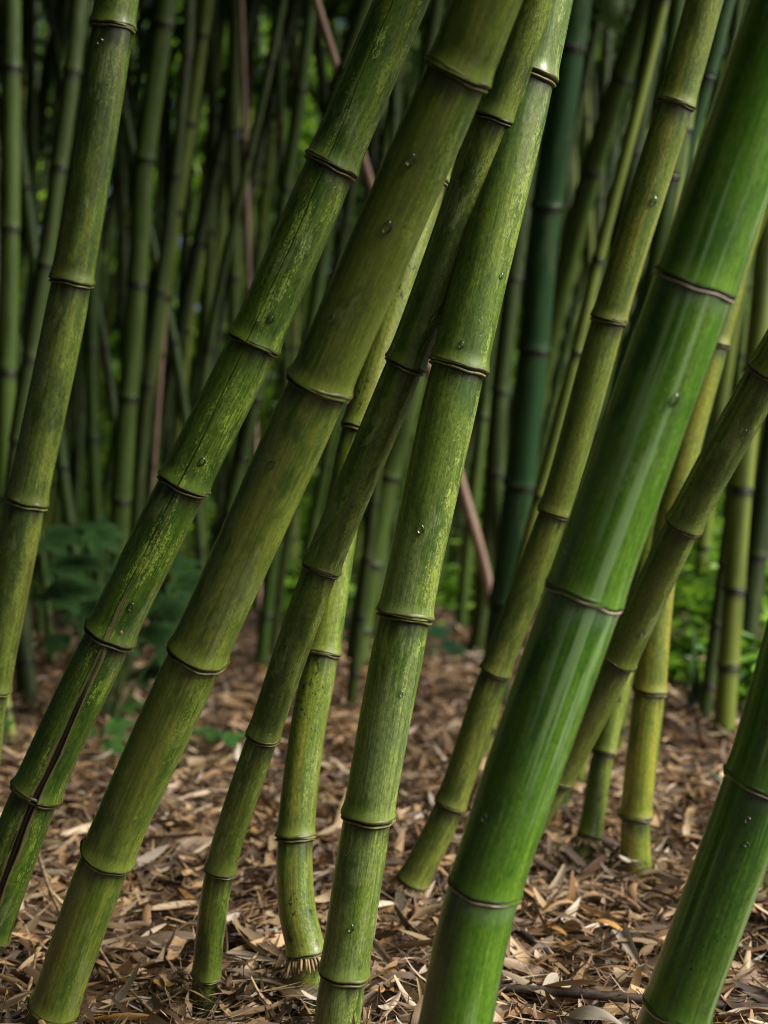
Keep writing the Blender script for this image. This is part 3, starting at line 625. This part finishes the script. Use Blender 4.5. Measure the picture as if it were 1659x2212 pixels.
def lobed(size, lobes, tone, width=.42):
    """a flat lobed leaf, stalk end at the origin, growing along +X"""
    angs = np.array({1: [0.], 3: [0., .75, -.75], 5: [0., .62, -.62, 1.25, -1.25]}[lobes]); Ls = size * np.array({1: [1], 3: [1, .72, .72], 5: [1, .85, .85, .55, .55]}[lobes])
    n = len(angs); pos = np.stack([np.cos(angs) * Ls * .5, np.sin(angs) * Ls * .5, np.arange(n) * .0006], -1)
    return blades(n, pos, angs, np.zeros(n), np.zeros(n), Ls, Ls * width, np.full(n, .35), np.full(n, -.08), np.repeat(np.array([tone]), n, 0) * rng.uniform(.9, 1.1, (n, 1)), 7, .8)

STEM = NT('green stem'); STEM.set(**{"Base Color": (.05, .09, .02), "Roughness": .5}); M['stem'] = STEM.m

def plant(name, label, cat, base_px, d, leaves, lobes, tone, group=None, width=.42):
    """leaves: (column, row, length in picture units, heading in the picture plane, tilt)"""
    b = P(base_px, HY + CAM_H * S / d, d); b[2] = gz(b[0], b[1])
    root = empty(name, b, label, cat, group)
    for (x, y, ln, hd, tl) in leaves:
        p = P(x, y, d + random.uniform(-.12, .12)); size = ln / S * d
        V, F, A = lobed(size, lobes, np.array(tone) * random.uniform(.75, 1.2), width)
        Rm = rotm(hd, 0, 0); V = V @ Rm.T                        # heading within the blade's own plane
        V = V @ rotm(0, 0, tl).T                                 # stand the blade up towards the viewer
        mesh_obj('leaf', V + p, F, M['leaf'], root, A, origin=b)
        mid = (b + p) / 2 + np.array([0, 0, .03])
        V, F, A = tube([b, mid, p], [.0022 * d / 3, .0015 * d / 3, .0009 * d / 3], 6)
        mesh_obj('leaf_stalk', V, F, M['stem'], root, A, origin=b)
    return root

DG = (.034, .085, .022)
plant('broadleaf_shrub', 'dark bluish-green shrub with big lobed leaves behind the split culm', 'shrub', 235, 3.05,
      [(95, 1160, 130, -.3, .5), (235, 1165, 90, 2.5, .8), (110, 1225, 150, -.1, .35), (255, 1240, 120, .3, .6), (100, 1280, 170, -.25, .3), (250, 1320, 130, 3.4, .4), (205, 1150, 90, -.8, .7),
       (330, 1225, 110, .2, .5), (380, 1255, 120, -.4, .5), (300, 1300, 120, -.5, .4), (310, 1370, 110, -.2, .5), (350, 1330, 90, .5, .7), (250, 1430, 110, 3.6, .5), (300, 1450, 100, -.6, .4), (440, 1300, 90, -.5, .5), (360, 1410, 90, -.9, .4), (150, 1390, 80, 3.3, .5), (240, 1380, 90, -.7, .5)], 5, DG)
plant('low_plant', 'low dark green leafy plant in the litter right of the central culm', 'plant', 935, 4.2,
      [(905, 1385, 60, 2.6, .5), (930, 1370, 60, .4, .5), (950, 1395, 65, -.2, .4), (915, 1410, 50, -2.4, .4), (975, 1410, 50, -.6, .5), (935, 1415, 50, -1.2, .4)], 3, (.02, .075, .03))
plant('low_plant', 'low dark green plant among litter left of the broad blurred culm foot', 'plant', 735, 4.6,
      [(725, 1370, 55, 2.2, .5), (745, 1390, 55, .3, .5), (735, 1355, 50, 1.3, .6)], 3, (.02, .075, .03))
SEED = (.060, .15, .028)
for (bx, d, lab, lv) in [
    (250, 3.1, 'small seedling between the split and smooth olive culms, the farther one', [(240, 1535, 55, 2.7, .6), (260, 1530, 55, .3, .6), (250, 1550, 45, -1.2, .5)]),
    (222, 2.75, 'bushiest small green seedling close behind the smooth olive culm', [(200, 1590, 60, 2.6, .6), (230, 1585, 65, .6, .6), (225, 1605, 60, -.5, .5), (205, 1615, 50, -2.2, .5), (245, 1620, 50, -.9, .5)]),
    (402, 2.72, 'small green seedling right of the smooth olive culm', [(385, 1605, 55, 2.4, .6), (405, 1600, 60, .7, .7), (410, 1620, 55, -.4, .5), (395, 1635, 45, -1.8, .5)]),
    (482, 2.75, 'small green seedling left of the thin dark culm', [(470, 1600, 45, 2.2, .7), (485, 1605, 50, .6, .6), (490, 1625, 45, -.7, .5), (468, 1615, 40, 3.4, .5)]),
    (8, 2.7, 'small green seedling cut by the left edge beside a yellow culm foot', [(5, 1580, 50, 1.8, .7), (12, 1600, 45, -.6, .6)])]:
    plant('seedling', lab, 'seedling', bx, d, [(a_, b_, c_ * 1.1, e_, f_) for a_, b_, c_, e_, f_ in lv], 3, SEED, 'seedlings in the leaf litter')

def grass(label, base_px, d, tips, tone, wid):
    b = P(base_px, HY + CAM_H * S / d, d); b[2] = gz(b[0], b[1])
    root = empty('grass_tuft', b, label, 'grass tuft', 'grass tufts at the right')
    for k, (tx, ty, sag) in enumerate(tips):
        dd = d + random.uniform(-.15, .15); tip = P(tx, ty, dd)
        st = b + np.array([random.uniform(-.015, .015), random.uniform(-.015, .015), 0])
        mid = (st + tip) / 2 + np.array([(st[0] - tip[0]) * .22, 0, sag * abs(tip[2] - st[2] + .05)])
        p, _i = catmull([st, mid, tip], 8); w = wid * np.sin(np.linspace(.5, math.pi * .995, len(p)))
        u = np.array([.8, .55, .2]); V = np.stack([p - u * w[:, None], p + np.array([0, 0, -1]) * w[:, None] * .25, p + u * w[:, None]], 1).reshape(-1, 3)
        vi = np.arange(len(p) * 3).reshape(-1, 3); F = np.stack([vi[:-1, :-1], vi[:-1, 1:], vi[1:, 1:], vi[1:, :-1]], -1).reshape(-1, 4)
        tn = np.repeat([[*(np.array(tone) * random.uniform(.7, 1.2)), 1]], len(V), 0)
        mesh_obj('grass_blade', V, F, M['leaf'], root, {'tone': ('FLOAT_COLOR', tn), 'lc': ('FLOAT_VECTOR', np.c_[np.tile([-1, 0, 1], len(p)) + k * 3., V[:, 2], V[:, 0]])}, origin=b)
grass('blue-green grass tuft behind the bright yellow culm', 1500, 3.15, [(1455, 1420, .3), (1475, 1380, .3), (1440, 1500, .5), (1530, 1400, .3), (1550, 1440, .4), (1500, 1350, .2), (1470, 1500, .6), (1560, 1500, .5), (1590, 1470, .5), (1520, 1480, .5)], (.07, .15, .04), .0055)
grass('pale grass tuft behind the foot of the olive upright culm at right', 1590, 3.5, [(1570, 1370, .3), (1600, 1350, .3), (1630, 1400, .4), (1560, 1430, .5), (1640, 1440, .5), (1605, 1420, .3)], (.09, .17, .07), .006)
grass('yellow-green grass tuft at the right edge beside the glossy dark culm', 1668, 1.75, [(1640, 1830, .2), (1665, 1760, .2), (1620, 1900, .5), (1610, 1935, .6), (1690, 1800, .3)], (.14, .22, .05), .0035)
grass('sparse tuft with one long arching blade in front of the yellow culm', 1600, 1.98, [(1366, 1768, 1.35), (1560, 1700, .3), (1630, 1690, .4)], (.06, .11, .06), .0028)

# ------------------------------------------------------------------ things lying in the litter
def gp(px, py, up=0.0):
    d = ground_d(py); p = P(px, py, d); p[2] = gz(p[0], p[1]) + .018 + up; return p

def fallen(label, x0, y0, x1, y1, wpx, tone, curl=.6, bend=.06, roll=0.0, up0=0.0, up1=0.0):
    a, b = gp(x0, y0, up0), gp(x1, y1, up1); v = b - a; L = np.linalg.norm(v); c = (a + b) / 2
    V, F, A = blades(1, np.zeros((1, 3)), np.array([math.atan2(v[1], v[0])]), np.array([math.asin(v[2] / L)]), np.array([roll]), np.array([L]), np.array([wpx / S * c[1] * 1.3]),
                     np.array([curl]), np.array([bend]), np.array([tone]), 14, .62, np.array([.5]))
    o = mesh_obj('fallen_leaf', V + c, F, M['dry'], None, A, origin=c); tag(o, label, 'fallen leaf', 'large leaves lying in the litter')
PALE, OCH, GRYG, TEAL, TANL = (.50, .42, .34), (.40, .23, .05), (.22, .25, .19), (.09, .20, .15), (.40, .29, .17)
fallen('pale leaf tilted up left of the big green culm foot', 870, 1815, 915, 1780, 22, PALE, .8, .1, .5)
fallen('teal green blade leaf lying behind the kinked culm foot', 590, 1916, 720, 1925, 12, TEAL, .4)
fallen('greyish green leaf lying left of the yellow culm base', 1255, 1892, 1325, 1880, 16, GRYG, .5)
fallen('pale curled leaf standing up between the big green and glossy culms', 1215, 2035, 1245, 1985, 26, (.42, .34, .24), .9, .15, .6, 0, .01)
fallen('long pale twisted leaf nearer the glossy dark culm', 1330, 2040, 1385, 2110, 34, (.42, .34, .27), 1.2, -.2, .5, .015, 0)
fallen('grey-green narrow leaf at the right below the glossy dark culm', 1540, 2145, 1655, 2080, 18, (.33, .37, .33), .5, .05)
fallen('ochre brown leaf at the bottom left of the thin culm foot', 335, 2150, 435, 2178, 22, OCH, .9, .1, .4)
fallen('dark green narrow leaf across the bottom edge near the thin culm', 310, 2182, 560, 2176, 11, (.06, .10, .06), .5)
fallen('yellow scrap of leaf right of the thin dark culm', 548, 1825, 562, 1850, 14, (.60, .36, .03), .4)
fallen('pale tan leaf leaning on the thin culm at its right', 480, 2035, 520, 2005, 20, PALE, .6, .0, .3)
fallen('broad grey leaf right of the thin dark culm foot', 490, 2060, 590, 2045, 34, (.24, .20, .16), .5, .05)
fallen('long straw-coloured blade left of the glossy culm, pointing at the yellow culm', 1120, 1992, 1255, 1930, 14, TANL, .5, .03)
fallen('second straw-coloured blade in the litter beside the big green culm', 1135, 2000, 1200, 1945, 9, PALE, .5, .02)
fallen('wide tan leaf in the litter in front of the tan-streaked culm foot', 815, 1965, 950, 1985, 26, TANL, .9, .1, .4)
fallen('orange-brown curled leaf right of the central culm', 800, 2045, 915, 2030, 24, (.33, .19, .08), 1.0, .12, .4)
fallen('pale broken sheath beside the lowest node of the central culm', 785, 2110, 812, 2050, 18, (.50, .38, .24), .9, .05, .5, 0, .02)
fallen('pale pointed leaf against the right side of the yellow culm base', 1420, 1912, 1440, 1875, 20, (.40, .32, .22), .7, .1, .5, 0, .01)
fallen('tan leaf half hidden behind the glossy dark culm', 1580, 2000, 1650, 1960, 24, TANL, .7, .1, .3)
fallen('grey blade lying left of the smooth olive culm foot', 435, 2080, 640, 2030, 12, (.34, .30, .25), .4)

def stick(name, label, cat, pts, rpx, mat, knots=None, group='twigs and sticks lying in the litter', up=.004, extra=None):
    w = [gp(x, y, up + u) for (x, y, u) in pts]; r = [q / S * w[min(i, len(w) - 1)][1] for i, q in enumerate(rpx)]
    V, F, A = tube(w, r, 10, knots); c = w[0]
    o = mesh_obj(name, V, F, M[mat], None, A, origin=c); tag(o, label, cat, group)
    for e in (extra or []):
        w2 = [gp(x, y, up + u) for (x, y, u) in e]; V, F, A = tube(w2, [r[0] * .6, r[0] * .35], 6)
        mesh_obj('side_twig', V - c, F, M[mat], o, A)
stick('twig', 'thin jointed brown twig reaching from the split culm to the olive culm foot', 'twig', [(55, 1886, .05), (80, 1935, .035), (104, 1985, .02), (140, 2030, .0)], [4, 4, 4, 3], 'twig', [.55], extra=[[(103, 1980, .02), (108, 2000, .012)]])
stick('twig', 'long jointed straw twig right of the smooth olive culm at the bottom edge', 'twig', [(180, 2070, .02), (210, 2105, .012), (265, 2165, .004), (335, 2225, .0)], [4, 4.5, 4, 4], 'twig', [.18, .6])
stick('twig', 'short branching dry twig on the right of the smooth olive culm', 'twig', [(190, 2045, .01), (225, 2022, .012), (258, 2005, .012)], [4, 3.5, 3], 'twig', [.5, .8], extra=[[(240, 2010, .012), (228, 1990, .02)], [(225, 1995, .02), (240, 1968, .03)]])
stick('twig', 'twig sticking out left of the smooth olive culm at the bottom edge', 'twig', [(38, 2225, .0), (65, 2190, .012), (80, 2150, .03)], [3.5, 3.5, 3], 'twig', [.5])
stick('stick', 'long black rotten stick along the bottom right edge', 'stick', [(1050, 2178, .0), (1200, 2192, .002), (1380, 2206, .002), (1700, 2220, .0)], [9, 11, 11, 10], 'stick')
stick('stick', 'short dark rotten stick right of the big green culm', 'stick', [(1085, 2010, -.006), (1140, 2055, -.003), (1215, 2110, -.009)], [8, 10, 8], 'stick')
stick('stick', 'thick dark bark piece beside the kinked culm foot', 'stick', [(500, 2068, -.010), (560, 2098, -.004), (630, 2148, -.007), (690, 2186, -.012)], [8, 11, 11, 8], 'stick')
stick('stick', 'dark stick lying right of the thin dark culm', 'stick', [(480, 1888, -.006), (545, 1912, -.003), (620, 1940, -.008)], [6, 7, 5], 'stick')

# ------------------------------------------------------------------ water droplets on the culms
wt = NT('water')      # a clear bead: mostly see-through, mirror-like towards its rim
_tr, _gl, _fr, _mx = wt.n("ShaderNodeBsdfTransparent"), wt.n("ShaderNodeBsdfGlossy"), wt.n("ShaderNodeFresnel"), wt.n("ShaderNodeMixShader")
_tr.inputs[0].default_value = (.93, .96, .92, 1); _gl.inputs["Roughness"].default_value = .05; _fr.inputs[0].default_value = 1.45
wt.t.links.new(wt.math('ADD', wt.math('MULTIPLY', _fr.outputs[0], 1.3), .03), _mx.inputs[0]); wt.t.links.new(_tr.outputs[0], _mx.inputs[1]); wt.t.links.new(_gl.outputs[0], _mx.inputs[2]); wt.t.links.new(_mx.outputs[0], wt.out.inputs[0]); M['water'] = wt.m
def surf(key, px, py):
    at, seg, path, w, rad, sc = CULMS[key]
    rows = HY + (CAM_H - path[:, 2]) / path[:, 1] * S
    i = np.abs(rows - py).argmin(); c, t, e1, e2, r = [q[0] for q in at(np.array([seg[i]]))]
    cx = CX + c[0] / c[1] * S; hw = r / c[1] * S / max(.3, e1[0])
    u = np.clip((px - cx) / hw, -.97, .97)
    # slide along the axis so that the point lands on the row asked for
    nrm = u * e1 - math.sqrt(1 - u * u) * e2
    q = c + r * nrm; row = HY + (CAM_H - q[2]) / q[1] * S
    q = q + t * ((row - py) / S * c[1]) / t[2]
    return q, nrm, t
def droplet(key, px, py, sz, label, hang=1.35):
    q, nrm, t = surf(key, px, py); rr = sz * 1.08 / 2 / S * q[1]
    u = np.linspace(0, math.pi, 11); A = np.linspace(0, 2 * np.pi, 16, endpoint=False)
    side = np.cross(nrm, t); V = []
    for a in u:
        k = math.cos(a); s_ = math.sin(a) * (1 - .22 * k)
        for b in A: V.append(q + rr * (k * hang * t + s_ * (math.cos(b) * side + .62 * math.sin(b) * nrm)) + nrm * rr * .30)
    i = np.arange(10)[:, None] * 16; j = np.arange(16)[None, :]; kk = (j + 1) % 16
    F = np.stack([i + j, i + 16 + j, i + 16 + kk, i + kk], -1).reshape(-1, 4)
    o = mesh_obj('water_droplet', np.array(V), F, M['water'], None, None, origin=q); tag(o, label, 'water droplet', 'water droplets on the culms')
for args in [
    ('central', 1047, 806, 14, 'droplet hanging from the right end of the middle ring of the central culm'),
    ('central', 909, 1143, 14, 'largest droplet on the front of the central culm'),
    ('central', 996, 744, 12, 'droplet just above the middle ring of the central culm'),
    ('central', 1080, 595, 10, 'droplet on the right edge of the upper central culm'),
    ('central', 757, 2005, 12, 'lowest droplet on the central culm near the litter'),
    ('central', 748, 1842, 10, 'droplet on the left side of the central culm below its low ring'),
    ('central', 865, 1498, 10, 'small droplet at the right of the central culm below the ring'),
    ('olive', 892, 346, 20, 'big droplet on the upper smooth olive culm'),
    ('olive', 837, 492, 20, 'big droplet on the smooth olive culm, below another big one'),
    ('olive', 724, 690, 14, 'droplet above the middle ring of the smooth olive culm'),
    ('olive', 590, 1003, 14, 'droplet below the middle ring of the smooth olive culm'),
    ('split', 588, 690, 12, 'droplet on the split culm just above its ring at mid height'),
    ('split', 445, 997, 13, 'droplet on the split culm just above the ring where the split starts'),
    ('split', 288, 1310, 13, 'droplet beside the dark split above its second ring'),
    ('thin', 932, 690, 14, 'droplet on the right edge of the thin dark culm'),
    ('green', 1445, 862, 18, 'droplet on the thick bright green culm at mid height'),
    ('green', 1224, 1185, 16, 'dark droplet near the left edge of the thick bright green culm'),
    ('green', 1043, 1767, 15, 'white glinting droplet low on the thick bright green culm'),
    ('tan', 1410, 433, 13, 'droplet on the tan-streaked culm below its top ring'),
    ('slant', 1380, 1365, 11, 'droplet on the slanting culm just above its lower ring'),
    ('slant', 1598, 935, 10, 'droplet high on the slanting culm at its right side'),
    ('right', 1592, 1770, 11, 'droplet on the glossy dark culm below its ring'),
    ('right', 1590, 1822, 9, 'lower glint of water on the glossy dark culm'),
    ('left', 228, 88, 12, 'droplet under the top ring of the dull olive culm at left')]:
    droplet(*args)

# buds and scars on single nodes: parts of their culm
def bud(key, root, px, py, sz, mat='twig'):
    q, nrm, t = surf(key, px, py); rr = sz / 2 / S * q[1]; side = np.cross(nrm, t); V = []
    A = np.linspace(0, 2 * np.pi, 10, endpoint=False)
    for a in np.linspace(0, math.pi, 8):
        k = math.cos(a); s_ = math.sin(a) * (1 - .45 * k)
        for b in A: V.append(q + rr * (k * 1.3 * t + s_ * (math.cos(b) * side + .55 * math.sin(b) * nrm)))
    i = np.arange(7)[:, None] * 10; j = np.arange(10)[None, :]; kk = (j + 1) % 10
    F = np.stack([i + j, i + 10 + j, i + 10 + kk, i + kk], -1).reshape(-1, 4)
    V = np.array(V); mesh_obj('bud', V, F, M[mat], root, {'cp': ('FLOAT_VECTOR', V * 3)}, origin=np.array(root.location))
for key, px, py, sz in [('olive', 634, 797, 18), ('split', 546, 733, 16), ('split', 266, 1366, 9), ('central', 937, 752, 22), ('thin', 664, 1190, 12), ('thin', 852, 745, 12), ('left', 116, 596, 12), ('olive', 182, 1815, 14), ('kinked', 742, 918, 12)]:
    bud(key, ROOTS[key], px, py, sz)
